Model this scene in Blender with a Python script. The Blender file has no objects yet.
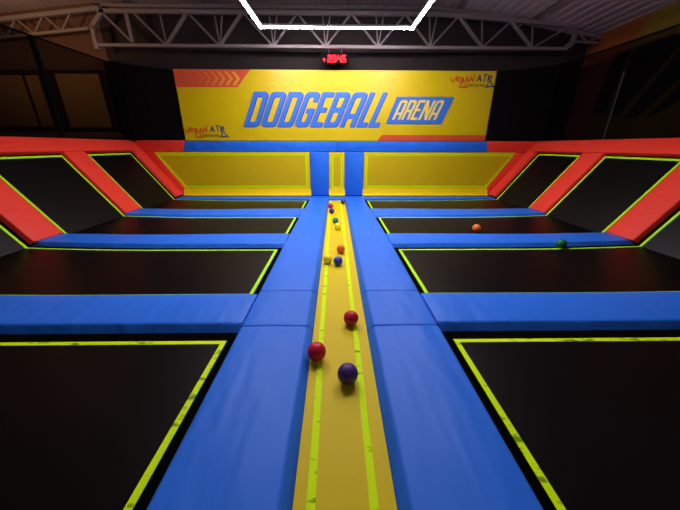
import bpy, bmesh, math, random
from mathutils import Vector, Matrix
random.seed(7)
scene = bpy.context.scene
COL = scene.collection

# ------------------------------------------------------------------ materials
def new_mat(name):
    m = bpy.data.materials.new(name); m.use_nodes = True
    nt = m.node_tree
    b = nt.nodes['Principled BSDF']
    return m, nt, b

def noise_bump(nt, b, scale, strength, dist=.01, stretch=(1, 1, 1), detail=3):
    tc = nt.nodes.new('ShaderNodeTexCoord'); mp = nt.nodes.new('ShaderNodeMapping')
    mp.inputs['Scale'].default_value = stretch
    n = nt.nodes.new('ShaderNodeTexNoise'); n.inputs['Scale'].default_value = scale; n.inputs['Detail'].default_value = detail
    bp = nt.nodes.new('ShaderNodeBump'); bp.inputs['Strength'].default_value = strength; bp.inputs['Distance'].default_value = dist
    nt.links.new(tc.outputs['Object'], mp.inputs['Vector']); nt.links.new(mp.outputs['Vector'], n.inputs['Vector'])
    nt.links.new(n.outputs['Fac'], bp.inputs['Height']); nt.links.new(bp.outputs['Normal'], b.inputs['Normal'])
    return n, mp

def vinyl(name, col, rough=.45, bump=.35, var=.06, spec=.4):
    m, nt, b = new_mat(name)
    b.inputs['Roughness'].default_value = rough
    b.inputs['Specular IOR Level'].default_value = spec
    n, mp = noise_bump(nt, b, 4.0, bump, .05, (1, .3, 1), 1.5)
    mp.inputs['Rotation'].default_value = (0, 0, .6)
    n2 = nt.nodes.new('ShaderNodeTexNoise'); n2.inputs['Scale'].default_value = 1.7; n2.inputs['Detail'].default_value = 5
    nt.links.new(mp.outputs['Vector'], n2.inputs['Vector'])
    r = nt.nodes.new('ShaderNodeMixRGB')
    r.inputs[1].default_value = (*[c*(1-var) for c in col], 1); r.inputs[2].default_value = (*[min(1, c*(1+var)) for c in col], 1)
    nt.links.new(n2.outputs['Fac'], r.inputs[0]); nt.links.new(r.outputs[0], b.inputs['Base Color'])
    return m

def fabric(name, col, rough=.6, spec=.4, weave=260, strength=.25):
    m, nt, b = new_mat(name)
    b.inputs['Base Color'].default_value = (*col, 1)
    b.inputs['Roughness'].default_value = rough
    b.inputs['Specular IOR Level'].default_value = spec
    noise_bump(nt, b, weave, strength, .002, (1, 1, 1), 1)
    return m

def plain(name, col, rough=.5, metal=0, spec=.4):
    m, nt, b = new_mat(name)
    b.inputs['Base Color'].default_value = (*col, 1); b.inputs['Roughness'].default_value = rough
    b.inputs['Metallic'].default_value = metal; b.inputs['Specular IOR Level'].default_value = spec
    n, mp = noise_bump(nt, b, 30, .05, .004)
    return m

def glow(name, col, strength):
    m, nt, b = new_mat(name)
    b.inputs['Base Color'].default_value = (*[c*.5 for c in col], 1)
    b.inputs['Emission Color'].default_value = (*col, 1); b.inputs['Emission Strength'].default_value = strength
    return m

def tape_mat(name):
    # fluorescent webbing with dark scuffs across it
    m, nt, b = new_mat(name)
    b.inputs['Roughness'].default_value = .6; b.inputs['Specular IOR Level'].default_value = .08
    tc = nt.nodes.new('ShaderNodeTexCoord'); mp = nt.nodes.new('ShaderNodeMapping')
    mp.inputs['Scale'].default_value = (5, 13, 5)
    n = nt.nodes.new('ShaderNodeTexNoise'); n.inputs['Scale'].default_value = 1.0; n.inputs['Detail'].default_value = 2
    cr = nt.nodes.new('ShaderNodeValToRGB')
    cr.color_ramp.elements[0].position = .31; cr.color_ramp.elements[0].color = (.20, .36, .004, 1)
    cr.color_ramp.elements[1].position = .40; cr.color_ramp.elements[1].color = (.66, 1, .001, 1)
    nt.links.new(tc.outputs['Object'], mp.inputs['Vector']); nt.links.new(mp.outputs['Vector'], n.inputs['Vector'])
    nt.links.new(n.outputs['Fac'], cr.inputs['Fac']); nt.links.new(cr.outputs['Color'], b.inputs['Base Color'])
    return m

M = {}
M['blue'] = vinyl('blue_vinyl', (.020, .165, .74), .46, .7, .05, .2)
M['red'] = vinyl('red_vinyl', (.82, .050, .026), .5, .6, .05, .2)
M['yellow'] = vinyl('yellow_vinyl', (.63, .52, .002), .5, .15, .05, .15)
M['wall_yellow'] = vinyl('wall_yellow_vinyl', (.80, .61, .004), .5, .2, .05, .15)
M['gold_mat'] = fabric('gold_mesh', (.62, .48, .004), .38, .4)
M['mat'] = fabric('black_mesh', (.003, .0028, .0026), .38, .12)
M['skirt'] = fabric('black_skirt', (.0015, .0015, .0015), .95, .02)
M['tape'] = tape_mat('fluorescent_webbing')
M['line'] = plain('fluorescent_line', (.44, .90, .002), .6, 0, .1)
M['deck'] = plain('black_deck', (.006, .006, .006), .8)
M['darkwall'] = vinyl('charcoal_wall', (.017, .0125, .0115), .85, .2, .12, .2)
M['brownwall'] = vinyl('brown_wall', (.085, .045, .026), .8, .2, .12, .2)
M['panel'] = vinyl('olive_brown_panel', (.30, .19, .06), .8, .2, .1, .05)
M['blackpanel'] = fabric('black_drape', (.0045, .004, .0045), .9, .03, 60, .3)
M['steel'] = plain('painted_steel', (.135, .115, .108), .5)
M['deck_roof'] = vinyl('roof_deck', (.30, .25, .235), .7, .2, .1, .3)
M['housing'] = plain('black_housing', (.003, .003, .003), .7, 0, .05)
M['led'] = glow('led_white', (1, .86, .97), 118)
M['red_led'] = glow('led_red', (1, .0008, .006), 10)
M['board'] = vinyl('banner_yellow', (.60, .47, .001), .36, .06, .05, .45)
M['print_red'] = plain('print_red', (.62, .085, .03), .4)
M['print_blue'] = plain('print_blue', (.035, .165, .58), .4)
M['print_navy'] = plain('print_navy', (.03, .06, .30), .45)
M['print_yellow'] = plain('print_yellow', (.80, .62, .05), .4)
M['logo_red'] = plain('logo_red', (.55, .045, .012), .5)
M['logo_navy'] = plain('logo_navy', (.035, .03, .11), .5)
M['mural_orange'] = vinyl('mural_orange', (.16, .04, .006), .7, .1, .1, .2)
M['mural_yellow'] = vinyl('mural_yellow', (.12, .08, .005), .7, .1, .1, .2)
M['mural_black'] = vinyl('mural_black', (.006, .0065, .007), .7, .1, .1, .2)
M['pole'] = plain('grey_pole', (.012, .012, .014), .6)
M['wall_line'] = plain('wall_line', (.66, .92, .001), .6, 0, .1)
M['rope'] = plain('black_rope', (.003, .003, .003), .9, 0, .03)

def net_mat():
    m, nt, b = new_mat('black_netting')
    b.inputs['Base Color'].default_value = (.0022, .0016, .0020, 1); b.inputs['Roughness'].default_value = .9; b.inputs['Specular IOR Level'].default_value = 0
    tr = nt.nodes.new('ShaderNodeBsdfTransparent'); mx = nt.nodes.new('ShaderNodeMixShader')
    mx.inputs[0].default_value = .5
    out = nt.nodes['Material Output']
    nt.links.new(tr.outputs[0], mx.inputs[1]); nt.links.new(b.outputs[0], mx.inputs[2]); nt.links.new(mx.outputs[0], out.inputs['Surface'])
    return m
M['net'] = net_mat()
BALLCOL = {'purple': (.07, .025, .17), 'red': (.60, .012, .035), 'blue': (.03, .07, .55), 'yellow': (.95, .82, .003),
           'orange': (.85, .13, .015), 'green': (.012, .26, .14), 'bright_orange': (.85, .17, .03), 'dark_green': (.01, .16, .06)}
for k, c in BALLCOL.items(): M['ball_'+k] = vinyl(k+'_rubber', c, .42, .05, .04, .3)

# ------------------------------------------------------------------ object helpers
def link(name, me, mat=None, parent=None, smooth=None):
    o = bpy.data.objects.new(name, me); COL.objects.link(o)
    if mat is not None: me.materials.append(mat)
    if parent is not None: o.parent = parent
    if smooth:
        for p in me.polygons: p.use_smooth = True
        me.set_sharp_from_angle(angle=math.radians(smooth))
    return o

def tag(o, label, cat, group=None):
    o['label'] = label; o['category'] = cat
    if group: o['group'] = group
    return o

def empty(name, loc=(0, 0, 0)):
    o = bpy.data.objects.new(name, None); COL.objects.link(o); o.location = loc; o.empty_display_size = .2
    return o

class MB:
    """collects shapes into one mesh"""
    def __init__(s): s.v = []; s.f = []
    def add(s, vs, fs):
        n = len(s.v); s.v += [tuple(v) for v in vs]; s.f += [tuple(i+n for i in f) for f in fs]; return s
    def box(s, x0, x1, y0, y1, z0, z1):
        vs = [(x, y, z) for x in (x0, x1) for y in (y0, y1) for z in (z0, z1)]
        return s.add(vs, [(0, 1, 3, 2), (4, 6, 7, 5), (0, 4, 5, 1), (2, 3, 7, 6), (0, 2, 6, 4), (1, 5, 7, 3)])
    def bar(s, a, b, w, h=None, n=None):
        """square bar between two points"""
        a = Vector(a); b = Vector(b); d = (b-a).normalized(); h = h or w
        up = Vector((0, 1, 0)) if abs(d.y) < .9 else Vector((0, 0, 1))
        sx = d.cross(up).normalized(); sy = d.cross(sx).normalized()
        vs = [p + sx*(w/2*i) + sy*(h/2*j) for p in (a, b) for (i, j) in ((-1, -1), (1, -1), (1, 1), (-1, 1))]
        return s.add(vs, [(3, 2, 1, 0), (4, 5, 6, 7), (0, 1, 5, 4), (1, 2, 6, 5), (2, 3, 7, 6), (3, 0, 4, 7)])
    def tube(s, a, b, r, n=12):
        a = Vector(a); b = Vector(b); d = (b-a).normalized()
        up = Vector((0, 0, 1)) if abs(d.z) < .9 else Vector((1, 0, 0))
        sx = d.cross(up).normalized(); sy = d.cross(sx)
        vs = [p + sx*(r*math.cos(2*math.pi*k/n)) + sy*(r*math.sin(2*math.pi*k/n)) for p in (a, b) for k in range(n)]
        fs = [(k, (k+1) % n, n+(k+1) % n, n+k) for k in range(n)] + [tuple(range(n-1, -1, -1)), tuple(range(n, 2*n))]
        return s.add(vs, fs)
    def loft(s, loops, caps=True):
        n = len(loops[0]); vs = [p for l in loops for p in l]; fs = []
        for i in range(len(loops)-1):
            for k in range(n):
                k2 = (k+1) % n
                fs.append((i*n+k, i*n+k2, (i+1)*n+k2, (i+1)*n+k))
        if caps: fs += [tuple(range(n-1, -1, -1)), tuple(range((len(loops)-1)*n, len(loops)*n))]
        return s.add(vs, fs)
    def mesh(s, name):
        me = bpy.data.meshes.new(name); me.from_pydata([tuple(v) for v in s.v], [], s.f); me.validate()
        bm = bmesh.new(); bm.from_mesh(me); bmesh.ops.recalc_face_normals(bm, faces=bm.faces[:]); bm.to_mesh(me); bm.free()
        return me
    def build(s, name, mat, parent=None, smooth=None):
        me = s.mesh(name)
        if parent is not None:
            inv = -parent.location
            me.transform(Matrix.Translation(inv))
        return link(name, me, mat, parent, smooth)
    def thing(s, name, mat, smooth=None):
        """top-level mesh whose origin sits at the middle of its base"""
        xs = [v[0] for v in s.v]; ys = [v[1] for v in s.v]; zs = [v[2] for v in s.v]
        c = Vector(((min(xs)+max(xs))/2, (min(ys)+max(ys))/2, min(zs)))
        me = s.mesh(name); me.transform(Matrix.Translation(-c))
        o = link(name, me, mat, None, smooth); o.location = c
        return o

def structure(o): o['kind'] = 'structure'; return o

def round_poly(pts, r, seg=3):
    """2D polygon with each corner rounded by r[i]"""
    out = []; n = len(pts)
    for i in range(n):
        p = Vector(pts[i]); a = Vector(pts[i-1]); b = Vector(pts[(i+1) % n]); ri = r[i] if isinstance(r, (list, tuple)) else r
        if ri <= 0: out.append(tuple(p)); continue
        da = (a-p); db = (b-p); la = min(ri, da.length*.45); lb = min(ri, db.length*.45)
        pa = p + da.normalized()*la; pb = p + db.normalized()*lb
        for k in range(seg+1):
            t = k/seg
            q = pa*(1-t)**2 + p*(2*t*(1-t)) + pb*t**2
            out.append(tuple(q))
    return out

def shrink(loop2, d):
    cx = sum(p[0] for p in loop2)/len(loop2); cy = sum(p[1] for p in loop2)/len(loop2)
    w = max(p[0] for p in loop2)-min(p[0] for p in loop2); h = max(p[1] for p in loop2)-min(p[1] for p in loop2)
    return [(cx+(p[0]-cx)*(1-2*d/w), cy+(p[1]-cy)*(1-2*d/h)) for p in loop2]

def stations(a, b, e=.02, n=6):
    s = [(a, e*.8), (a+e*.25, e*.3), (a+e, 0)]
    for k in range(1, n): s.append((a+e+(b-a-2*e)*k/n, 0))
    return s + [(b-e, 0), (b-e*.25, e*.3), (b, e*.8)]

# ------------------------------------------------------------------ measures (metres; pad tops at z = 0)
A, B, S, T = 1.18, .398, .331, .0975       # pad outer edge, pad inner edge, runner half width, runner depth
F = [2.925, 5.945, 8.72, 11.76]            # front edge of each cross pad
R = [3.65, 6.70, 9.70]                    # rear edge of each cross pad
FL = [2.66, 5.70, 8.62, 11.50]             # far outer edge of each jump bed's webbing
GX = 1.295                                  # outer edge of the webbing beside the aisle pads
ZB = -.07
XR, XG = 6.53, 6.54
XF = [6.63, 6.73, 6.63]                     # far front corner of each cross pad
RE = [.02, .15, .25]                        # how much each cross pad narrows towards the slope
XT, ZT = 7.84, 1.745
YW = 12.40                                  # back wall
DECK = -.115
def edge(y):
    """outer edge of the aisle pads: they narrow a little towards the back wall"""
    return A - .028*max(0, min(1, (y-6)/2.7)) - .062*max(0, (y-8.7)/3)
def lift(x):
    t = max(0, (abs(x)-3.6)/2.94); return .06*t*t

# ------------------------------------------------------------------ setting
structure(MB().box(-13.4, 9.6, -4.2, 13.0, -.30, DECK).thing('floor', M['deck']))
structure(MB().box(-13.4, 9.6, YW, YW+.2, DECK, 6.9).thing('wall_back', M['darkwall']))
structure(MB().box(-13.6, -13.4, -4.2, YW, DECK, 6.9).thing('wall_left', M['brownwall']))
wr = structure(MB().box(9.3, 9.5, -4.2, YW, DECK, 6.9).thing('wall_right', M['mural_orange']))
structure(MB().box(-13.4, 9.3, -4.3, -4.1, DECK, 6.9).thing('wall_front', M['darkwall']))
# brown upper end wall left of the truss, as a facing on the back wall
structure(MB().box(-13.4, -8.4, YW-.03, YW-.001, 4.62, 6.6).thing('trim_1', M['brownwall']))

def wallpoly(name, mat, yz, x0=9.285, th=.012):
    m = MB(); m.loft([[(x0, y, z) for y, z in yz], [(x0+th, y, z) for y, z in yz]])
    return m.build(name, mat, wr)
wallpoly('mural_field', M['mural_yellow'], [(10.5, 5.0), (10.15, 5.75), (4.0, 6.4), (4.0, 4.0), (9.2, 2.0), (11.3, 2.0), (11.0, 3.9)])
for i, pts in enumerate([[(10.55, 3.0), (10.2, 3.0), (8.8, 4.9), (10.4, 4.9)], [(10.0, 2.85), (9.55, 2.85), (7.6, 4.9), (8.7, 4.9)],
                         [(11.3, 3.15), (10.7, 3.1), (10.5, 4.9), (11.0, 4.9)], [(9.3, 2.8), (8.8, 3.0), (6.6, 4.9), (7.5, 4.9)]]):
    wallpoly('mural_stroke', M['mural_black'], pts, 9.272)

# roof deck: level over the middle, falling to both sides; corrugated
def zc(x):
    if x > 3.5: return 6.62 - (x-3.5)*.155
    if x < -8.5: return 6.62 - (-8.5-x)*.10
    return 6.62
m = MB(); xs = []
x = -13.4
while x < 9.6: xs.append(x); x += .1
for i in range(len(xs)-1):
    x0, x1 = xs[i], xs[i+1]
    ph = i % 3
    za = zc(x0) + (.0 if ph == 0 else .035 if ph == 1 else 0); zb_ = za if ph != 2 else zc(x1)
    za = zc(x0) + (.018 if ph == 1 else .0); 
    m.add([(x0, -4.1, za), (x1, -4.1, zc(x1) + (.018 if (i+1) % 3 == 1 else 0)), (x1, YW, zc(x1) + (.018 if (i+1) % 3 == 1 else 0)), (x0, YW, za)], [(0, 1, 2, 3)])
m.add([(-13.4, -4.1, 6.95), (9.6, -4.1, 6.95), (9.6, YW, 6.95), (-13.4, YW, 6.95)], [(0, 1, 2, 3)])
structure(m.thing('ceiling', M['deck_roof']))

# black backing that carries the sloping side beds
for s, nm in ((-1, 'trim_2'), (1, 'trim_3')):
    prof = [(XG+.06, DECK), (XG+.10, -.06), (XT+.10, ZT-.05), (XT+.48, ZT+.40), (XT+.52, DECK)]
    mm = MB().loft([[(s*px, y, pz) for px, pz in prof] for y in (-3.9, YW-.01)])
    structure(mm.thing(nm, M['deck']))

# ------------------------------------------------------------------ blue pads
def pad_y(prof, y0, y1, name, mat, n=8):
    mm = MB()
    mm.loft([[(px, y, pz) for px, pz in shrink(aisle_prof(prof, y), d)] for y, d in stations(y0, y1, .032, n)])
    return mm.thing(name, mat, 40)

def aisle_prof(s, y):
    e = edge(y)
    pts = [(S, DECK), (B, -.004), ((e+B)/2, .006), (e, -.004), (e+.035, DECK)]
    rp = round_poly(pts, [0, .03, .2, .03, 0], 4)
    return [(s*a, b) for a, b in rp]
sidew = {-1: 'left', 1: 'right'}
segs = [(-1.6, 2.85, 'long blue vinyl pad nearest the camera on the {} of the yellow runner'),
        (2.858, 3.73, 'short blue aisle pad {} of the runner at the nearest blue cross pad'),
        (3.738, 5.94, 'blue vinyl aisle pad {} of the runner between the nearest and the middle cross pads'),
        (5.948, 11.75, 'long far blue vinyl pad {} of the runner, reaching to the back wall')]
for s in (-1, 1):
    for a, b, l in segs:
        tag(pad_y(s, a, b, 'floor_pad', M['blue'], 10), l.format(sidew[s]), 'pad', 'blue pads along the yellow runner')

def cross_pad(s, n):
    mm = MB(); f, r = F[n], R[n]
    loops = []
    st = stations(edge(r)+.012, XR, .02, 12)
    for x, d in st:
        z = lift(x); t = max(0, (x-5.6)/(XR-5.6)); r = R[n]-RE[n]*max(0, (x-2)/(XR-2))
        pts = round_poly([(f-.085, DECK), (f, -.004+z), ((f+r)/2, .006+z), (r, -.004+z), (r+.004, DECK)], [0, .03, .15, .02, 0], 4)
        pts = shrink(pts, d)
        # mitred far end: the front corner runs further out than the rear one
        loops.append([(s*(x + (XF[n]-XR)*t*(1-(p[0]-f)/(r-f))), p[0], p[1]) for p in pts])
    mm.loft(loops)
    return mm.thing('cross_pad', M['blue'], 40)
cw = ['nearest blue cross pad on the {} side, widest of its three', 'middle of the three blue cross pads on the {} side',
      'farthest of the three blue cross pads on the {} side']
for s in (-1, 1):
    for n in range(3):
        tag(cross_pad(s, n), cw[n].format(sidew[s]), 'pad', 'blue cross pads between the jump beds')
mm = MB(); pts = round_poly([(F[3]-.02, DECK), (F[3], -.004), (12.0, .004), (12.30, -.004), (12.305, DECK)], [0, .03, .1, .02, 0], 4)
mm.loft([[(x, p[0], p[1]) for p in shrink(pts, d)] for x, d in stations(-6.6, 6.6, .02, 16)])
tag(mm.thing('foot_pad', M['blue'], 40), 'long narrow blue pad along the foot of the yellow back wall', 'pad')

# ------------------------------------------------------------------ yellow runner
run = empty('floor_runner', (0, 5, DECK))
tag(run, 'long yellow vinyl runner down the middle aisle with two fluorescent lines', 'runner')
MB().box(-S+.006, S-.006, -1.6, 11.742, DECK, -T).build('runner_body', M['yellow'], run)
for (n0, n1, w0) in [((-.214, 1.06), (-.262, 11.7), .058), ((.187, 1.06), (.15, 11.7), .056)]:
    mm = MB(); k = 60; slope = (n1[0]-n0[0])/(n1[1]-n0[1])
    top = []; 
    for i in range(k+1):
        y = -1.6 + (11.7+1.6)*i/k; xc = n0[0]+slope*(y-n0[1]) + .003*math.sin(y*2.3+n0[0]*9)
        top.append((xc, y))
    mm.loft([[(xc-w0/2, y, -T), (xc-w0/2, y, -T+.004), (xc+w0/2, y, -T+.004), (xc+w0/2, y, -T)] for xc, y in top])
    mm.build('boundary_tape', M['tape'], run)

# ------------------------------------------------------------------ jump beds (floor + sloping side)
SD = Vector((XT-XG, ZT-(ZB+lift(XG)))).normalized()      # slope direction in (|x|, z)
ZG = ZB+lift(XG)
def slope_pt(t, off):
    """t metres up the slope, off metres out from it"""
    return (XG + SD.x*t - SD.y*off, ZG + SD.y*t + SD.x*off)
SL = Vector((XT-XG, ZT-ZG)).length
def jump_bed(s, n, label):
    y0 = (R[n-1] if n else -1.6); y1 = F[n]
    root = empty('jump_bed', (s*3.8, (y0+y1)/2, DECK))
    tag(root, label, 'trampoline', 'black jump beds with fluorescent edges')
    ys = [y0+.012, y1-.092]
    re = RE[n-1] if n else 0
    def nr(x): return re*max(0, min(1, (x-2)/(XR-2)))    # the cross pad in front narrows towards the slope
    yt = ys[1]-(.06 if n == 1 else 0)
    ln0 = y0+.05 if n else -1.5                     # near edge of the near webbing
    lf1 = FL[n]                                      # far edge of far webbing
    gx = GX - (A-edge((y0+y1)/2 if n > 1 else 0))
    # spring skirt
    mm = MB(); xs_ = [edge(y1)+.04] + [2+i*.45 for i in range(11)] + [XG]
    mm.loft([[(s*x, ys[0]-nr(x), DECK+.002), (s*x, ys[0]-nr(x), ZB+lift(x)-.014), (s*x, ys[1], ZB+lift(x)-.014), (s*x, ys[1], DECK+.002)] for x in xs_])
    p0 = [slope_pt(t, -.014) for t in (0, SL+.05)]; q0 = [slope_pt(t, -.05) for t in (0, SL+.05)]
    mm.loft([[(s*p0[i][0], ys[0]-re, p0[i][1]), (s*p0[i][0], yt, p0[i][1]), (s*q0[i][0], yt, q0[i][1]), (s*q0[i][0], ys[0]-re, q0[i][1])] for i in (0, 1)])
    mm.build('spring_skirt', M['skirt'], root)
    # level mat
    mm = MB(); xs_ = [gx-.008] + [2+i*.45 for i in range(11)] + [XG-.002]
    mm.loft([[(s*x, ln0-.006-nr(x), ZB+lift(x)-.012), (s*x, ln0-.006-nr(x), ZB+lift(x)), (s*x, lf1+.008, ZB+lift(x)), (s*x, lf1+.008, ZB+lift(x)-.012)] for x in xs_])
    mm.build('jump_mat', M['mat'], root)
    # sloping mat
    mm = MB(); a0, a1 = slope_pt(.003, 0), slope_pt(SL+.008, 0); b0, b1 = slope_pt(.003, -.012), slope_pt(SL+.008, -.012)
    mm.loft([[(s*p[0], ln0-.006-re, p[1]), (s*p[0], lf1+.008, p[1]), (s*q[0], lf1+.008, q[1]), (s*q[0], ln0-.006-re, q[1])] for p, q in ((a0, b0), (a1, b1))])
    mm.build('sloping_mat', M['mat'], root)
    # webbing
    w = .055; h = .005; mm = MB()
    def strip_x(ya, yb, xa, xb, nr=lambda x: 0):
        k = 14; st = [xa+(xb-xa)*i/k for i in range(k+1)]
        mm.loft([[(s*x, ya-nr(x), ZB+lift(x)), (s*x, ya-nr(x), ZB+lift(x)+h), (s*x, yb-nr(x), ZB+lift(x)+h), (s*x, yb-nr(x), ZB+lift(x))] for x in st])
    strip_x(lf1-w, lf1, gx, XG)
    if n: strip_x(ln0, ln0+w, gx, XG, nr)
    yy0 = ln0+w if n else ln0
    mm.box(min(s*gx, s*(gx+w)), max(s*gx, s*(gx+w)), yy0, lf1-w, ZB, ZB+h)
    def strip_s(ya, yb, ta, tb):
        pa, pb = slope_pt(ta, 0), slope_pt(tb, 0); qa, qb = slope_pt(ta, h), slope_pt(tb, h)
        mm.loft([[(s*p[0], ya, p[1]), (s*p[0], yb, p[1]), (s*q[0], yb, q[1]), (s*q[0], ya, q[1])] for p, q in ((pa, qa), (pb, qb))])
    strip_s(lf1-w, lf1, .002, SL)
    if n: strip_s(ln0-re, ln0-re+w, .002, SL)
    strip_s(yy0-re, lf1-w, SL-w, SL)
    mm.build('edge_webbing', M['tape'] if n == 0 else M['line'], root)
bw = ['black jump bed nearest the camera {} of the yellow runner', 'black jump bed behind the nearest {} cross pad, second from the camera',
      'black jump bed behind the middle {} cross pad, third from the camera', 'farthest black jump bed on the {}, at the foot of the back wall']
for s in (-1, 1):
    for n in range(4):
        l = bw[n]
        if s == 1 and n == 2: l = 'black {} jump bed with an orange ball on it, third from the camera'
        if s == 1 and n == 1: l = 'black {} jump bed with a green ball on its far edge, second from the camera'
        jump_bed(s, n, l.format(sidew[s]))

# ------------------------------------------------------------------ red slope pads, rails, corner pads
def slope_pad(s, ya, yb, label, t0=.02):
    mm = MB(); t1 = SL+.085
    def loop(t, d):
        pts = round_poly([(ya-.03, -.05), (ya, .055), (yb, .055), (yb+.004, -.05)], [0, .025, .02, 0], 3)
        pts = shrink(pts, d); out = []
        for y, o in pts:
            x, z = slope_pt(t, o); out.append((s*x, y, z))
        return out
    mm.loft([loop(t, d) for t, d in stations(t0, t1, .02, 5)])
    return tag(mm.thing('slope_pad', M['red'], 40), label, 'pad', 'red pads up the side slopes')
for s in (-1, 1):
    w_ = sidew[s]
    slope_pad(s, F[1]-.09, R[1]-RE[1], 'wide red pad up the %s slope rising from the middle blue cross pad' % w_, .06)
    slope_pad(s, F[2]+.0, R[2]-RE[2], 'red pad up the %s slope rising from the farthest blue cross pad' % w_, .06)
    slope_pad(s, F[3]+.0, 12.29, 'narrow red pad filling the far %s corner of the side slope' % w_, .08)
    # top rail
    a = slope_pt(SL+.10, .055)
    prof = round_poly([(a[0]-.0, a[1]), (XT+.40, 2.215), (XT+.55, 2.215), (XT+.55, 1.9), (a[0]+.12, a[1]-.10)], [.02, .05, .02, 0, 0], 3)
    mm = MB(); mm.loft([[(s*p[0], y, p[1]) for p in shrink(prof, d)] for y, d in stations(-3.8, 12.30, .02, 20)])
    tag(mm.thing('rail_pad', M['red'], 40), 'long red top rail pad running along the %s side below the netting' % w_, 'pad')

def wall_pad(pts, y0, y1, name, mat, r=.02):
    """padded panel on the back wall; pts in (x, z); y0 front"""
    mm = MB(); rp = round_poly(pts, r, 3)
    mm.loft([[(p[0], y, p[1]) for p in shrink(rp, d)] for y, d in ((y1, 0), (y0+.02, 0), (y0+.006, .008), (y0, .022))])
    return mm.thing(name, mat, 50)
for s in (-1, 1):
    w_ = sidew[s]
    o = wall_pad([(s*6.72, .03), (s*6.47, .03), (s*6.47, .34), (s*7.44, 1.777), (s*7.98, 1.777)][::1], 12.30, YW-.003, 'corner_pad', M['red'])
    tag(o, 'slanting red pad on the back wall closing the %s end of the yellow panels' % w_, 'pad')
    o = wall_pad([(s*6.24, 1.79), (s*6.13, 2.21), (s*8.30, 2.21), (s*8.0, 1.79)], 12.305, YW-.003, 'header_pad', M['red'])
    tag(o, 'red header pad on the back wall just %s of the blue header band' % w_, 'pad')
    o = wall_pad([(0 if s < 0 else .008, 1.79), (s*6.23, 1.79), (s*6.12, 2.19), (0 if s < 0 else .008, 2.19)] if s > 0 else
                 [(-.004, 1.79), (-6.23, 1.79), (-6.12, 2.19), (-.004, 2.19)], 12.30, YW-.003, 'header_pad', M['blue'])
    tag(o, '%s half of the long blue header band under the yellow banner' % w_, 'pad', 'blue header pads')
    o = wall_pad([(s*.325, .02), (s*1.12, .02), (s*1.12, 1.777), (s*.325, 1.777)], 12.285, YW-.003, 'wall_post_pad', M['blue'])
    tag(o, 'upright blue pad on the back wall %s of the narrow centre panel' % w_, 'pad', 'upright blue wall pads')

def wall_bed(label, outer, lin, lbase):
    """outer: yellow pad polygon, lin: webbing outer polygon"""
    cx = sum(p[0] for p in outer)/4
    root = empty('wall_bed', (cx, 12.36, .03)); tag(root, label, 'trampoline', 'yellow wall beds under the banner')
    def ring(po, pi, y0, y1):
        n = len(po); mm = MB()
        mm.loft([[(*q,) for q in [(p[0], y1, p[1]), (p[0], y0, p[1]), (pp[0], y0, pp[1]), (pp[0], y1, pp[1])]] for p, pp in zip(po+po[:1], pi+pi[:1])], caps=False)
        return mm
    def inset(poly, d):
        # parallel inset of a convex polygon
        n = len(poly); area = sum(poly[i][0]*poly[(i+1) % n][1]-poly[(i+1) % n][0]*poly[i][1] for i in range(n))
        sg = 1 if area > 0 else -1; lines = []
        for i in range(n):
            a = Vector(poly[i]); b = Vector(poly[(i+1) % n]); t = (b-a).normalized(); nr = Vector((-t.y, t.x))*sg
            lines.append((a+nr*d, t))
        out = []
        for i in range(n):
            p, t = lines[i-1]; q, u = lines[i]; den = t.x*u.y-t.y*u.x
            k = ((q.x-p.x)*u.y-(q.y-p.y)*u.x)/den; out.append(tuple(p+t*k))
        return out
    li = inset(lin, .07)
    ring(outer, inset(lin, -.004), 12.315, YW-.003).build('edge_pad', M['wall_yellow'], root, 40)
    lo = inset(li, -.03)
    mm = MB(); mm.loft([[(p[0], y, p[1]) for p in lo] for y in (12.335, 12.35)]); mm.build('jump_mat', M['gold_mat'], root)
    ring(lin, li, 12.325, 12.345).build('edge_webbing', M['wall_line'], root)
    # flared foot pad
    x0, x1 = lbase; mm = MB()
    prof = [(12.314, .315), (12.25, .10), (12.14, .07), (12.14, .012), (12.31, .012)]
    rp = round_poly(prof, [0, .05, .03, .02, 0], 3)
    mm.loft([[(x, p[0], p[1]) for p in shrink(rp, d)] for x, d in stations(x0, x1, .02, 8)])
    mm.build('foot_pad', M['wall_yellow'], root, 40)
wall_bed('large yellow wall bed left of the centre panel, under the banner', [(-6.46, .03), (-1.13, .03), (-1.13, 1.777), (-7.43, 1.777)],
         [(-6.42, .355), (-1.235, .355), (-1.235, 1.70), (-7.385, 1.70)], (-6.50, -1.10))
wall_bed('large yellow wall bed right of the centre panel, under the banner', [(1.13, .03), (6.46, .03), (7.43, 1.777), (1.13, 1.777)],
         [(1.225, .355), (6.43, .355), (7.395, 1.70), (1.225, 1.70)], (1.10, 6.50))
wall_bed('narrow upright yellow wall bed between the two blue wall pads', [(-.315, .03), (.315, .03), (.315, 1.777), (-.315, 1.777)],
         [(-.205, .33), (.235, .33), (.235, 1.665), (-.205, 1.665)], (-.345, .35))

# black drapes beside the banner on the back wall
for s in (-1, 1):
    top = 4.66 if s < 0 else 4.66
    pts = [(s*6.10, 2.215), (s*6.10, 4.64), (s*8.42, 4.88), (s*8.42, 2.215)]
    mm = MB(); n = 16; loops = []
    for i in range(n+1):
        t = i/n; x = s*(6.12+2.28*t); zt = 4.64+.24*t; y = YW-.05+.018*math.sin(i*2.2)
        loops.append([(x, y, 2.225), (x, y, zt), (x, y+.02, zt), (x, y+.02, 2.225)])
    mm.loft(loops)
    tag(mm.thing('wall_drape', M['blackpanel'], 60), 'black drape panel on the back wall %s of the yellow banner' % sidew[s], 'drape')

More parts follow.
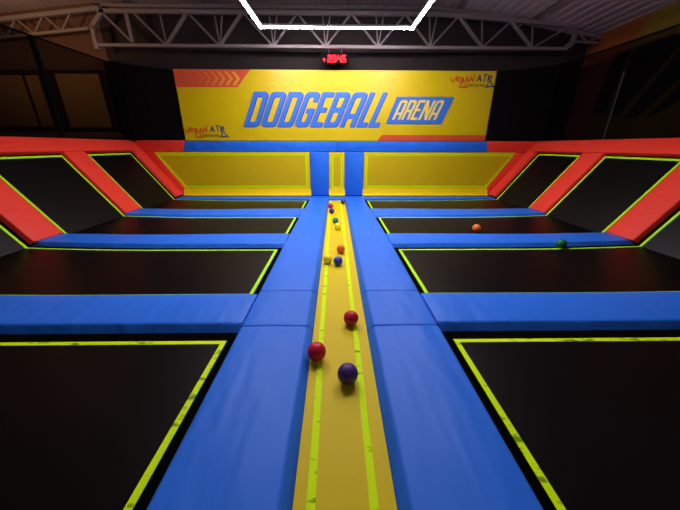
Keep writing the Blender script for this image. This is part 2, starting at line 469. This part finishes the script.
# ------------------------------------------------------------------ banner
ban = empty('banner_sign', (0, YW-.02, 2.21))
tag(ban, 'wide yellow banner sign with big blue DODGEBALL ARENA lettering on the back wall', 'sign')
BY = YW-.05
mm = MB(); cuts = [-6.08, -3.42, -.72, .70, 3.42, 6.05]
for a, b in zip(cuts, cuts[1:]): mm.box(a+.003, b-.003, BY, YW-.006, 2.212, 4.665)
mm.build('board', M['board'], ban)

def flat(name, shapes, mat, parent, y, depth=.006):
    """shapes: list of (outer, [holes]) in (x, z): filled, given a depth"""
    cu = bpy.data.curves.new(name, 'CURVE'); cu.dimensions = '2D'; cu.fill_mode = 'BOTH'; cu.extrude = depth/2
    for outer, holes in shapes:
        for poly in [outer]+list(holes):
            sp = cu.splines.new('POLY'); sp.points.add(len(poly)-1)
            for p, q in zip(sp.points, poly): p.co = (q[0], q[1], 0, 1)
            sp.use_cyclic_u = True
    tmp = bpy.data.objects.new('tmp', cu); COL.objects.link(tmp)
    dg = bpy.context.evaluated_depsgraph_get(); me = bpy.data.meshes.new_from_object(tmp.evaluated_get(dg))
    bpy.data.objects.remove(tmp); bpy.data.curves.remove(cu)
    me.name = name
    me.transform(Matrix.Translation((0, y, 0)) @ Matrix.Rotation(math.pi/2, 4, 'X'))
    me.transform(Matrix.Translation(-parent.location))
    me.materials.clear()
    return link(name, me, mat, parent)

def rr(x0, y0, x1, y1, c):       # rounded rect, c: corner radii bl br tr tl
    return round_poly([(x0, y0), (x1, y0), (x1, y1), (x0, y1)], c, 4)
def glyph(ch, w, tx, ty):
    """letter in a w x 1 box: list of (outer, holes)"""
    c = .16; ci = max(.02, c-.09)
    if ch == 'D': return [(rr(0, 0, w, 1, [.0, c, c, .0]), [rr(tx, ty, w-tx, 1-ty, [0, ci, ci, 0])])]
    if ch == 'O': return [(rr(0, 0, w, 1, [c, c, c, c]), [rr(tx, ty, w-tx, 1-ty, [ci]*4)])]
    if ch == 'G':
        p = [(w, .72), (w, 1), (0, 1), (0, 0), (w, 0), (w, .54), (w*.48, .54), (w*.48, .54-ty), (w-tx, .54-ty), (w-tx, ty), (tx, ty), (tx, 1-ty), (w-tx, 1-ty), (w-tx, .72)]
        r = [0, c, c, c, c, 0, 0, 0, 0, ci, ci, ci, ci, 0]
        return [(round_poly(p, r, 4), [])]
    if ch == 'E':
        p = [(0, 0), (w, 0), (w, ty), (tx, ty), (tx, .5-ty/2), (w*.86, .5-ty/2), (w*.86, .5+ty/2), (tx, .5+ty/2), (tx, 1-ty), (w, 1-ty), (w, 1), (0, 1)]
        return [(round_poly(p, [0, 0, 0, 0, 0, 0, 0, 0, 0, 0, 0, .05], 3), [])]
    if ch == 'B':
        p = [(0, 0), (w, 0), (w, .5), (w*.93, .52), (w, .54), (w, 1), (0, 1)]
        o = round_poly(p, [0, c, .06, .0, .06, c, 0], 4)
        return [(o, [rr(tx, ty, w-tx, .5-ty*.45, [0, ci, ci, 0]), rr(tx, .5+ty*.45, w-tx, 1-ty, [0, ci, ci, 0])])]
    if ch == 'A':
        p = [(0, 0), (tx, 0), (tx, .26), (w-tx, .26), (w-tx, 0), (w, 0), (w, 1), (0, 1)]
        return [(round_poly(p, [0, 0, 0, 0, 0, 0, c, c], 4), [rr(tx, .26+ty*.9, w-tx, 1-ty, [0, 0, ci, ci])])]
    if ch == 'L': return [([(0, 0), (w, 0), (w, ty), (tx, ty), (tx, 1), (0, 1)], [])]
    if ch == 'R':
        p = [(0, 0), (tx, 0), (tx, .40), (w-tx*1.25, .40), (w-tx, 0), (w, 0), (w-tx*.25, .47), (w, .54), (w, 1), (0, 1)]
        return [(round_poly(p, [0, 0, 0, 0, 0, 0, 0, .05, c, 0], 4), [rr(tx, .40+ty*.9, w-tx, 1-ty, [0, ci, ci, 0])])]
    if ch == 'N': return [([(0, 0), (tx, 0), (tx, .56), (w-tx, 0), (w, 0), (w, 1), (w-tx, 1), (w-tx, .44), (tx, 1), (0, 1)], [])]

def word(txt, widths, gap, x, z, h, shear, tx, ty):
    out = []
    for ch, w in zip(txt, widths):
        sh = []
        for o, hs in glyph(ch, w, tx, ty):
            f = lambda poly: [(x+q[0]+shear*q[1], z+q[1]*h) for q in poly]
            sh.append((f(o), [f(hh) for hh in hs]))
        out.append(sh); x += w+gap
    return out
letters = word('DODGEBALL', [.58, .60, .58, .55, .45, .57, .58, .40, .42], .079, -3.714, 2.725, 1.22, .55, .168, .138)
off = lambda sh, dx, dz: [([(p[0]+dx, p[1]+dz) for p in o], [[(p[0]+dx, p[1]+dz) for p in h] for h in hs]) for o, hs in sh]
for sh in letters:
    lt = flat('letter', sh, M['print_blue'], ban, BY-.010, .012)
    flat('letter_shadow', off(sh, .036, -.028), M['print_navy'], ban, BY-.002, .003)
flat('plaque_shadow', [([(1.985, 2.83), (4.18, 2.83), (4.565, 3.775), (2.35, 3.775)], [])], M['print_navy'], ban, BY-.002, .003)
flat('plaque', [([(1.957, 2.855), (4.153, 2.855), (4.536, 3.797), (2.324, 3.797)], [])], M['print_blue'], ban, BY-.006, .008)
for sh in word('ARENA', [.31, .31, .27, .34, .31], .048, 2.19, 2.985, .70, .30, .088, .12):
    flat('letter', sh, M['print_yellow'], ban, BY-.013, .006)
flat('red_stripe', [([(1.632, 2.213), (6.05, 2.213), (6.05, 2.437), (1.825, 2.437)], [])], M['print_red'], ban, BY-.003, .004)
flat('arrow_stripe', [([(-6.08, 4.08), (-3.775, 4.085), (-3.225, 4.663), (-6.08, 4.663)], [])], M['print_red'], ban, BY-.003, .004)
for i in range(9):
    k = i/8; tip = -3.63-.268*(8-i); kk = max(0, (k-.1)/.9)**1.6
    mcol = plain('chevron_ink', (.62*(1-kk)+.72*kk, .085*(1-kk)+.36*kk, .03), .45)
    z1, z0, zm = 4.60, 4.15, 4.375
    flat('chevron', [([(tip, zm), (tip-.20, z1), (tip-.32, z1), (tip-.12, zm), (tip-.32, z0), (tip-.20, z0)], [])], mcol, ban, BY-.006, .003)

def ribbon(pts, w):
    return (pts, w)
def brush(name, items, mat, parent, y, depth=.004):
    """brush strokes: overlapping short slabs with a blunt end"""
    mm = MB()
    for pts, w in items:
        for i in range(len(pts)-1):
            p = Vector(pts[i]); q = Vector(pts[i+1]); t = (q-p).normalized(); n = Vector((-t.y, t.x))
            p = p-t*w*.35; q = q+t*w*.35
            wa = w*(.80+.4*((i*37) % 5)/5)/2; wb = w*(.80+.4*(((i+1)*37) % 5)/5)/2
            c4 = [p+n*wa, q+n*wb, q-n*wb, p-n*wa]
            mm.loft([[(v.x, yy, v.y) for v in c4] for yy in (y-depth/2-.0003*i, y+depth/2)])
    return mm.build(name, mat, parent)
def strokes(letter):
    return {'U': [[(0, .95), (.02, .25), (.3, .0), (.58, .2), (.62, .9)]], 'R': [[(.05, 0), (.1, 1)], [(.0, .95), (.55, .9), (.6, .6), (.1, .48), (.62, -.05)]],
            'B': [[(.08, 0), (.1, 1)], [(.0, .98), (.5, .88), (.45, .58), (.1, .52), (.6, .38), (.5, .05), (.0, .0)]],
            'A': [[(0, 0), (.34, 1), (.66, 0)], [(.1, .38), (.6, .36)]], 'N': [[(.02, 0), (.08, .95), (.55, .05), (.66, 1.5)]],
            'I': [[(.2, 0), (.25, 1.15)], [(.05, 1.1), (.5, 1.2)]], 'P': [[(.08, 0), (.1, 1)], [(.0, .98), (.5, .9), (.5, .55), (.1, .5)]]}[letter]
def logo(x, z, k=1.0):
    h = .17*k
    red = []; navy = []; cx = x
    for i, ch in enumerate('URBAN'):
        dz = .02*math.sin(i*2.1)
        for st in strokes(ch): red.append(ribbon([(cx+p[0]*.22*k, z+dz+p[1]*h) for p in st], .040*k))
        cx += .185*k
    # splayed feet under the red word
    for fx in (.42, .60): red.append(ribbon([(x+fx*k, z-.01*k), (x+(fx-.06)*k, z-.19*k), (x+(fx+.10)*k, z-.17*k)], .04*k))
    cx = x+1.02*k
    for i, ch in enumerate('AIR'):
        for st in strokes(ch): navy.append(ribbon([(cx+p[0]*.24*k, z+.03*k+p[1]*h*1.15) for p in st], .046*k))
        cx += (.24 if i == 0 else .17)*k
    for pts in ([(1.52, .05), (1.42, -.17), (1.56, -.15)], [(1.56, .02), (1.72, -.15), (1.60, -.14)]):
        navy.append(ribbon([(x+a*k, z+b*k) for a, b in pts], .045*k))
    brush('logo_word', red, M['logo_red'], ban, BY-.003, .004)
    brush('logo_word', navy, M['logo_navy'], ban, BY-.003, .004)
    cu = bpy.data.curves.new('t', 'FONT'); cu.body = 'ADVENTURE PARK'; cu.size = .105*k; cu.extrude = .002
    tmp = bpy.data.objects.new('tmp', cu); COL.objects.link(tmp)
    dg = bpy.context.evaluated_depsgraph_get(); me = bpy.data.meshes.new_from_object(tmp.evaluated_get(dg))
    bpy.data.objects.remove(tmp); bpy.data.curves.remove(cu)
    xs = [v.co.x for v in me.vertices]; sc = .74*k/(max(xs)-min(xs))
    me.transform(Matrix.Translation((x+.63*k, BY-.003, z-.165*k)) @ Matrix.Rotation(math.pi/2, 4, 'X') @ Matrix.Diagonal((sc, 1.35, 1, 1)))
    me.transform(Matrix.Translation(-ban.location)); me.materials.clear()
    link('logo_tagline', me, M['housing'], ban)
logo(-6.02, 2.50, .97)
logo(4.36, 4.30, .97)

# ------------------------------------------------------------------ dodgeballs
def ball(x, y, zbase, d, col, label):
    bm = bmesh.new(); bmesh.ops.create_uvsphere(bm, u_segments=40, v_segments=24, radius=d/2)
    me = bpy.data.meshes.new('dodgeball'); bm.to_mesh(me); bm.free()
    o = link('dodgeball', me, M['ball_'+col]); o.location = (x, y, zbase+d/2)
    for p in me.polygons: p.use_smooth = True
    # moulded valve dimple ring
    mm = MB(); 
    for k in range(16):
        a0, a1 = 2*math.pi*k/16, 2*math.pi*(k+1)/16
        r = .012; zz = math.sqrt((d/2)**2-r*r)
        mm.tube((r*math.cos(a0), r*math.sin(a0), zz), (r*math.cos(a1), r*math.sin(a1), zz), .0015, 6)
    v = link('valve', mm.mesh('valve'), M['ball_'+col], o)
    o.rotation_euler = (1.1+.37*x, 2.2*y, .4)
    return tag(o, label, 'ball', 'dodgeballs lying on the court')
ZR = -T+.0008
for args in [(.058, 2.079, .195, 'purple', 'dark purple dodgeball nearest the camera on the yellow runner'),
             (-.254, 2.388, .195, 'red', 'red dodgeball on the left line of the runner, against the blue pad'),
             (.136, 3.008, .188, 'red', 'red dodgeball on the right half of the runner, behind the near purple ball'),
             (-.011, 4.905, .176, 'blue', 'royal blue dodgeball on the runner beside a yellow ball'),
             (-.207, 4.995, .172, 'yellow', 'yellow dodgeball on the left runner line beside the blue ball'),
             (.052, 5.56, .176, 'orange', 'orange red dodgeball on the runner just beyond the blue and yellow balls'),
             (.001, 7.37, .180, 'yellow', 'yellow dodgeball on the runner just in front of the green ball'),
             (-.062, 7.99, .176, 'green', 'small looking green dodgeball far down the yellow runner'),
             (-.188, 9.28, .178, 'purple', 'far purple dodgeball on the left runner line, in front of a red ball'),
             (-.236, 10.12, .180, 'red', 'farthest red dodgeball on the left edge of the runner'),
             (.227, 10.94, .182, 'purple', 'farthest purple dodgeball at the right end of the runner near the back wall')]:
    x, y, d, c, l = args; ball(x, y, ZR, d, c, l)
# the webbing lies on the runner: balls on a line ride on it
for o in list(COL.objects):
    if o.name.startswith('dodgeball') and (o.location.x < -.17 or o.location.x > .14): o.location.z += .004
ball(3.599, 7.02, ZB+.001, .205, 'bright_orange', 'bright orange dodgeball alone on the third right jump bed')
ball(4.843, 5.73, ZB+lift(4.843)+.001, .205, 'dark_green', 'dark green dodgeball on the right against the middle blue cross pad')

# ------------------------------------------------------------------ roof truss, joist, clock, light
tr = empty('roof_truss', (0, 11.85, 5.13)); tag(tr, 'grey steel roof truss spanning the hall above the banner', 'truss')
TY = 11.85
ZTOP = lambda x: 6.20 if x < 3.5 else 6.20-(x-3.5)*.06
MB().box(-8.30, 8.14, TY-.05, TY+.05, 5.205, 5.295).build('bottom_chord', M['steel'], tr)
m = MB(); m.bar((-8.0, TY, 6.20), (3.5, TY, 6.20), .11, .12); m.bar((3.5, TY, 6.20), (8.1, TY, ZTOP(8.1)), .11, .12); m.build('top_chord', M['steel'], tr)
m = MB(); m.bar((-8.0, TY+.25, 6.44), (3.5, TY+.25, 6.44), .10, .12); m.bar((3.5, TY+.25, 6.44), (6.2, TY+.25, 6.08+.12), .10, .12); m.build('ridge_chord', M['steel'], tr)
nodes = [-5.91, -4.07, -2.21, -.39, 1.45, 3.29, 5.13, 6.92]
def web(a, b, w=.055): MB().bar(a, b, w, w).build('web_member', M['steel'], tr)
for i, nx in enumerate(nodes):
    b = (nx, TY, 5.28)
    l = -.92; r = .86
    w1, w2 = (.085, .05) if nx > 4.5 else (.05, .085) if nx < -2.5 else (.055, .055)
    web((nx+l, TY, ZTOP(nx+l)-.03), (nx-.03, TY, 5.28), w1)
    if nx < 6.5: web((nx+r, TY, ZTOP(nx+r)-.03), (nx+.03, TY, 5.28), w2)
    else: web((7.95, TY, ZTOP(7.9)-.1), (nx+.03, TY, 5.28), .05)
    web((nx-.10, TY+.12, ZTOP(nx)+.05), (nx, TY+.02, 5.28), .04)
    if -4.5 < nx < 4.5: web((nx+.18, TY+.12, ZTOP(nx)+.05), (nx+.01, TY+.02, 5.28), .04)
web((-7.85, TY, 6.15), (-7.07, TY, 5.34), .06); web((-7.07, TY, 6.15), (-7.05, TY, 5.34), .09)
m = MB(); m.bar((-8.30, TY, 5.13), (-8.30, TY, 5.80), .12, .12); m.bar((-8.30, TY, 5.76), (-7.78, TY, 6.24), .12, .12); m.build('end_bracket', M['steel'], tr)
m = MB(); m.bar((8.12, TY, 5.28), (8.30, TY, 5.42), .14, .12); m.bar((8.30, TY, 5.40), (8.34, TY, 5.72), .12, .12); m.bar((8.34, TY, 5.70), (8.0, TY, 5.92), .12, .12); m.build('end_bracket', M['steel'], tr)

jo = empty('roof_joist', (-10, 11.85, 5.4)); tag(jo, 'tapered steel joist sloping down left of the truss end', 'joist')
m = MB(); m.bar((-7.9, TY, 6.27), (-13.3, TY, 5.74), .12, .14); m.build('top_chord', M['steel'], jo)
m = MB(); m.bar((-8.42, TY, 5.72), (-13.3, TY, 5.28), .08, .08); m.build('bottom_chord', M['steel'], jo)
jt = lambda x: 6.27+(x+7.9)*.098; jb = lambda x: 5.72+(x+8.42)*.080
for k in range(5):
    x0 = -8.9-k*.95
    MB().bar((x0, TY, jt(x0)-.03), (x0-.45, TY, jb(x0-.45)), .045).build('web_member', M['steel'], jo)
    MB().bar((x0-.9, TY, jt(x0-.9)-.03), (x0-.47, TY, jb(x0-.47)), .045).build('web_member', M['steel'], jo)
jr = empty('roof_joist', (8.8, 11.85, 5.3)); tag(jr, 'short stub of steel joist at the right end of the truss', 'joist')
m = MB(); m.bar((8.42, TY, 5.72), (9.28, TY, 5.58), .08, .08); m.build('top_chord', M['steel'], jr)
m = MB(); m.bar((8.38, TY, 5.46), (9.28, TY, 5.42), .06, .06); m.build('bottom_chord', M['steel'], jr)
m = MB(); m.bar((8.45, TY, 5.70), (8.8, TY, 5.46), .045); m.bar((9.15, TY, 5.58), (8.82, TY, 5.46), .045); m.build('web_member', M['steel'], jr)
pl = ['thin steel purlin over the left black drape', 'thin steel purlin left of the light frame', 'thin steel purlin over the digital clock',
      'thin steel purlin right of the light frame', 'thin steel purlin near the right end of the truss']
for xx, l in zip((-7.2, -4.5, .4, 4.1, 6.6), pl):
    zz = zc(xx)-.06
    tag(MB().bar((xx, -4.0, zz), (xx, YW-.01, zz), .08, .09).thing('roof_purlin', M['steel']), l, 'beam', 'purlins under the roof deck')

# scoreboard clock
ck = empty('digital_clock', (0, 12.02, 4.76)); tag(ck, 'black digital clock with glowing red digits hung under the truss', 'clock')
MB().box(-.56, .46, 12.03, 12.12, 4.79, 5.12).build('housing', M['housing'], ck)
MB().box(-.30, -.26, 12.05, 12.09, 5.12, 5.26).box(.16, .20, 12.05, 12.09, 5.12, 5.26).box(-.30, -.26, 11.86, 12.09, 5.235, 5.255).box(.16, .20, 11.86, 12.09, 5.235, 5.255).build('bracket', M['steel'], ck)
SEG = {'2': 'abged', '0': 'abcdef', '4': 'fgbc', '5': 'afgcd'}
def digit(ch, x, z, w=.125, h=.205, t=.025):
    mm = MB(); y0, y1 = 12.018, 12.03
    q = {'a': (x, x+w, z+h-t, z+h), 'd': (x, x+w, z, z+t), 'g': (x, x+w, z+h/2-t/2, z+h/2+t/2), 'f': (x, x+t, z+h/2, z+h), 'e': (x, x+t, z, z+h/2),
         'b': (x+w-t, x+w, z+h/2, z+h), 'c': (x+w-t, x+w, z, z+h/2)}
    for s_ in SEG[ch]:
        a, b, c, d = q[s_]; mm.box(a, b, y0, y1, c, d)
    mm.build('digit', M['red_led'], ck)
for ch, x in zip('2045', (-.325, -.165, .035, .20)): digit(ch, x, 4.845)
MB().box(-.018, .012, 12.018, 12.03, 4.88, 4.91).box(-.018, .012, 12.018, 12.03, 4.97, 5.0).build('colon', M['red_led'], ck)
m = MB(); m.loft([[(-.455, y, 4.855), (-.42, y, 4.93), (-.455, y, 4.965), (-.49, y, 4.93)] for y in (12.018, 12.03)]); m.build('indicator', M['red_led'], ck)

# LED frame
lf = empty('light_frame', (0, 7.5, 5.32)); tag(lf, 'large rectangular pendant light of bright white tubes below the roof', 'light')
LX, LY0, LY1, LZ = 2.36, 5.6, 10.72, 5.45
corner = [(-LX-.12, LY0), (LX+.12, LY0), (LX, LY1), (-LX, LY1)]
for i in range(4):
    a = corner[i]; b = corner[(i+1) % 4]
    # half round diffuser facing down under an opaque channel
    va, vb = Vector((*a, LZ)), Vector((*b, LZ)); d = (vb-va).normalized(); sx = Vector((d.y, -d.x, 0)); r = .050
    va = va-d*r; vb = vb+d*r
    arc = [(r*math.cos(t), -.036*math.sin(t)) for t in [math.pi*k/10 for k in range(11)]]
    m = MB(); m.loft([[p+sx*u+Vector((0, 0, q)) for u, q in arc] for p in (va, vb)]); m.build('diffuser', M['led'], lf, 60)
    prof = [(-.062, .0), (.062, .0), (.062, .06), (-.062, .06)]
    m = MB(); m.loft([[p+sx*u+Vector((0, 0, q+.001)) for u, q in prof] for p in (va, vb)]); m.build('housing', M['steel'], lf)
for (x, y) in corner: MB().tube((x, y, LZ+.08), (x, y, zc(x)), .006, 6).build('suspension_cable', M['steel'], lf)

# ------------------------------------------------------------------ side netting and the wall panels behind it
for s in (-1, 1):
    w_ = sidew[s]
    nt_ = empty('side_net', (s*8.36, 5, 2.2)); tag(nt_, 'black safety netting standing above the %s red rail' % w_, 'net')
    x = s*8.36
    zt = lambda y: 4.80 + .05*max(0, (y-9)/3)
    k = 30
    mm = MB(); pts = [-3.8+(12.2+3.8)*i/k for i in range(k+1)]
    mm.loft([[(x, y, 2.222), (x, y, zt(y)-.02*math.sin(i/k*math.pi*6)**2), (x+s*.006, y, zt(y)-.02*math.sin(i/k*math.pi*6)**2), (x+s*.006, y, 2.222)] for i, y in enumerate(pts)])
    mm.build('netting', M['net'], nt_)
    mm = MB(); rp = [(x, y, zt(y)) for y in pts]
    for a, b in zip(rp, rp[1:]): mm.tube(a, b, .025, 8)
    mm.build('top_rope', M['rope'], nt_)
    posts = ((9.45, .07),) if s < 0 else ((9.45, .022),)
    for y, r in posts: MB().tube((x, y, 2.222), (x, y, zt(y) if s < 0 else 4.05), r, 12).build('post', M['rope'] if s < 0 else M['pole'], nt_, 60)
    MB().box(x-.10 if s < 0 else x-.06, x+.42 if s < 0 else x+.06, 12.18, 12.33, 2.225, 4.86).build('post', M['rope'], nt_)

for (a, b, z0, z1, l) in [(-13.38, -11.75, 2.70, 4.44, 'olive brown wall panel at the far left edge behind the netting'),
                          (-11.62, -11.15, 2.70, 4.44, 'narrow olive brown strip of panel left of the dark post'),
                          (-10.50, -8.90, 2.68, 4.50, 'olive brown wall panel between the dark post and the left corner')]:
    tag(MB().box(a, b, YW-.03, YW-.001, z0, z1).thing('wall_panel', M['panel']), l, 'panel', 'brown panels behind the left netting')
tag(MB().box(-13.38, -8.5, YW-.025, YW-.001, 2.30, 2.50).thing('wall_panel', M['panel']), 'low brown strip of wall panelling just above the left red rail', 'panel')

# ------------------------------------------------------------------ lights of the hall beyond the frame, added fill, world, camera
def area(name, loc, rot, size, power, col):
    l = bpy.data.lights.new(name, 'AREA'); l.shape = 'RECTANGLE'; l.size, l.size_y = size; l.energy = power; l.color = col
    o = bpy.data.objects.new(name, l); COL.objects.link(o); o.location = loc; o.rotation_euler = rot; return o
area('warm_lamp', (-10.2, 8, 4.8), (math.radians(150), math.radians(8), 0), (.4, 1.2), 150, (1, .55, .30))
area('magenta_lamp', (8.9, 4.5, 4.6), (math.radians(150), math.radians(-10), 0), (.3, 1.2), 40, (1, .45, .85))
area('fill_lamp', (0, -2.6, 5.6), (math.radians(28), 0, 0), (3.0, .5), 26, (1, .95, .92))  # weak fill added behind the camera to brighten the pads' front faces
w = bpy.data.worlds.new('World'); scene.world = w; w.use_nodes = True
w.node_tree.nodes['Background'].inputs[0].default_value = (.01, .009, .01, 1)

pitch, yaw, roll, f = .3677, .0156, .0025, 282.05
cp, sp, cy, sy = math.cos(pitch), math.sin(pitch), math.cos(yaw), math.sin(yaw)
fwd = Vector((sy*cp, cy*cp, -sp)); right = Vector((cy, -sy, 0)); up = right.cross(fwd)
c, s_ = math.cos(roll), math.sin(roll)
ax = right*c + up*s_; ay = up*c - right*s_
cam = bpy.data.cameras.new('camera'); cam.sensor_width = 36; cam.lens = f/680*36; cam.clip_start = .05
co = bpy.data.objects.new('camera', cam); COL.objects.link(co)
co.matrix_world = Matrix(((ax.x, ay.x, -fwd.x, -.0504), (ax.y, ay.y, -fwd.y, 0), (ax.z, ay.z, -fwd.z, 2.0), (0, 0, 0, 1)))
scene.camera = co
vs = scene.view_settings
vs.view_transform = 'Standard'; vs.look = 'None'; vs.gamma = 1; vs.use_curve_mapping = False; vs.exposure = 0
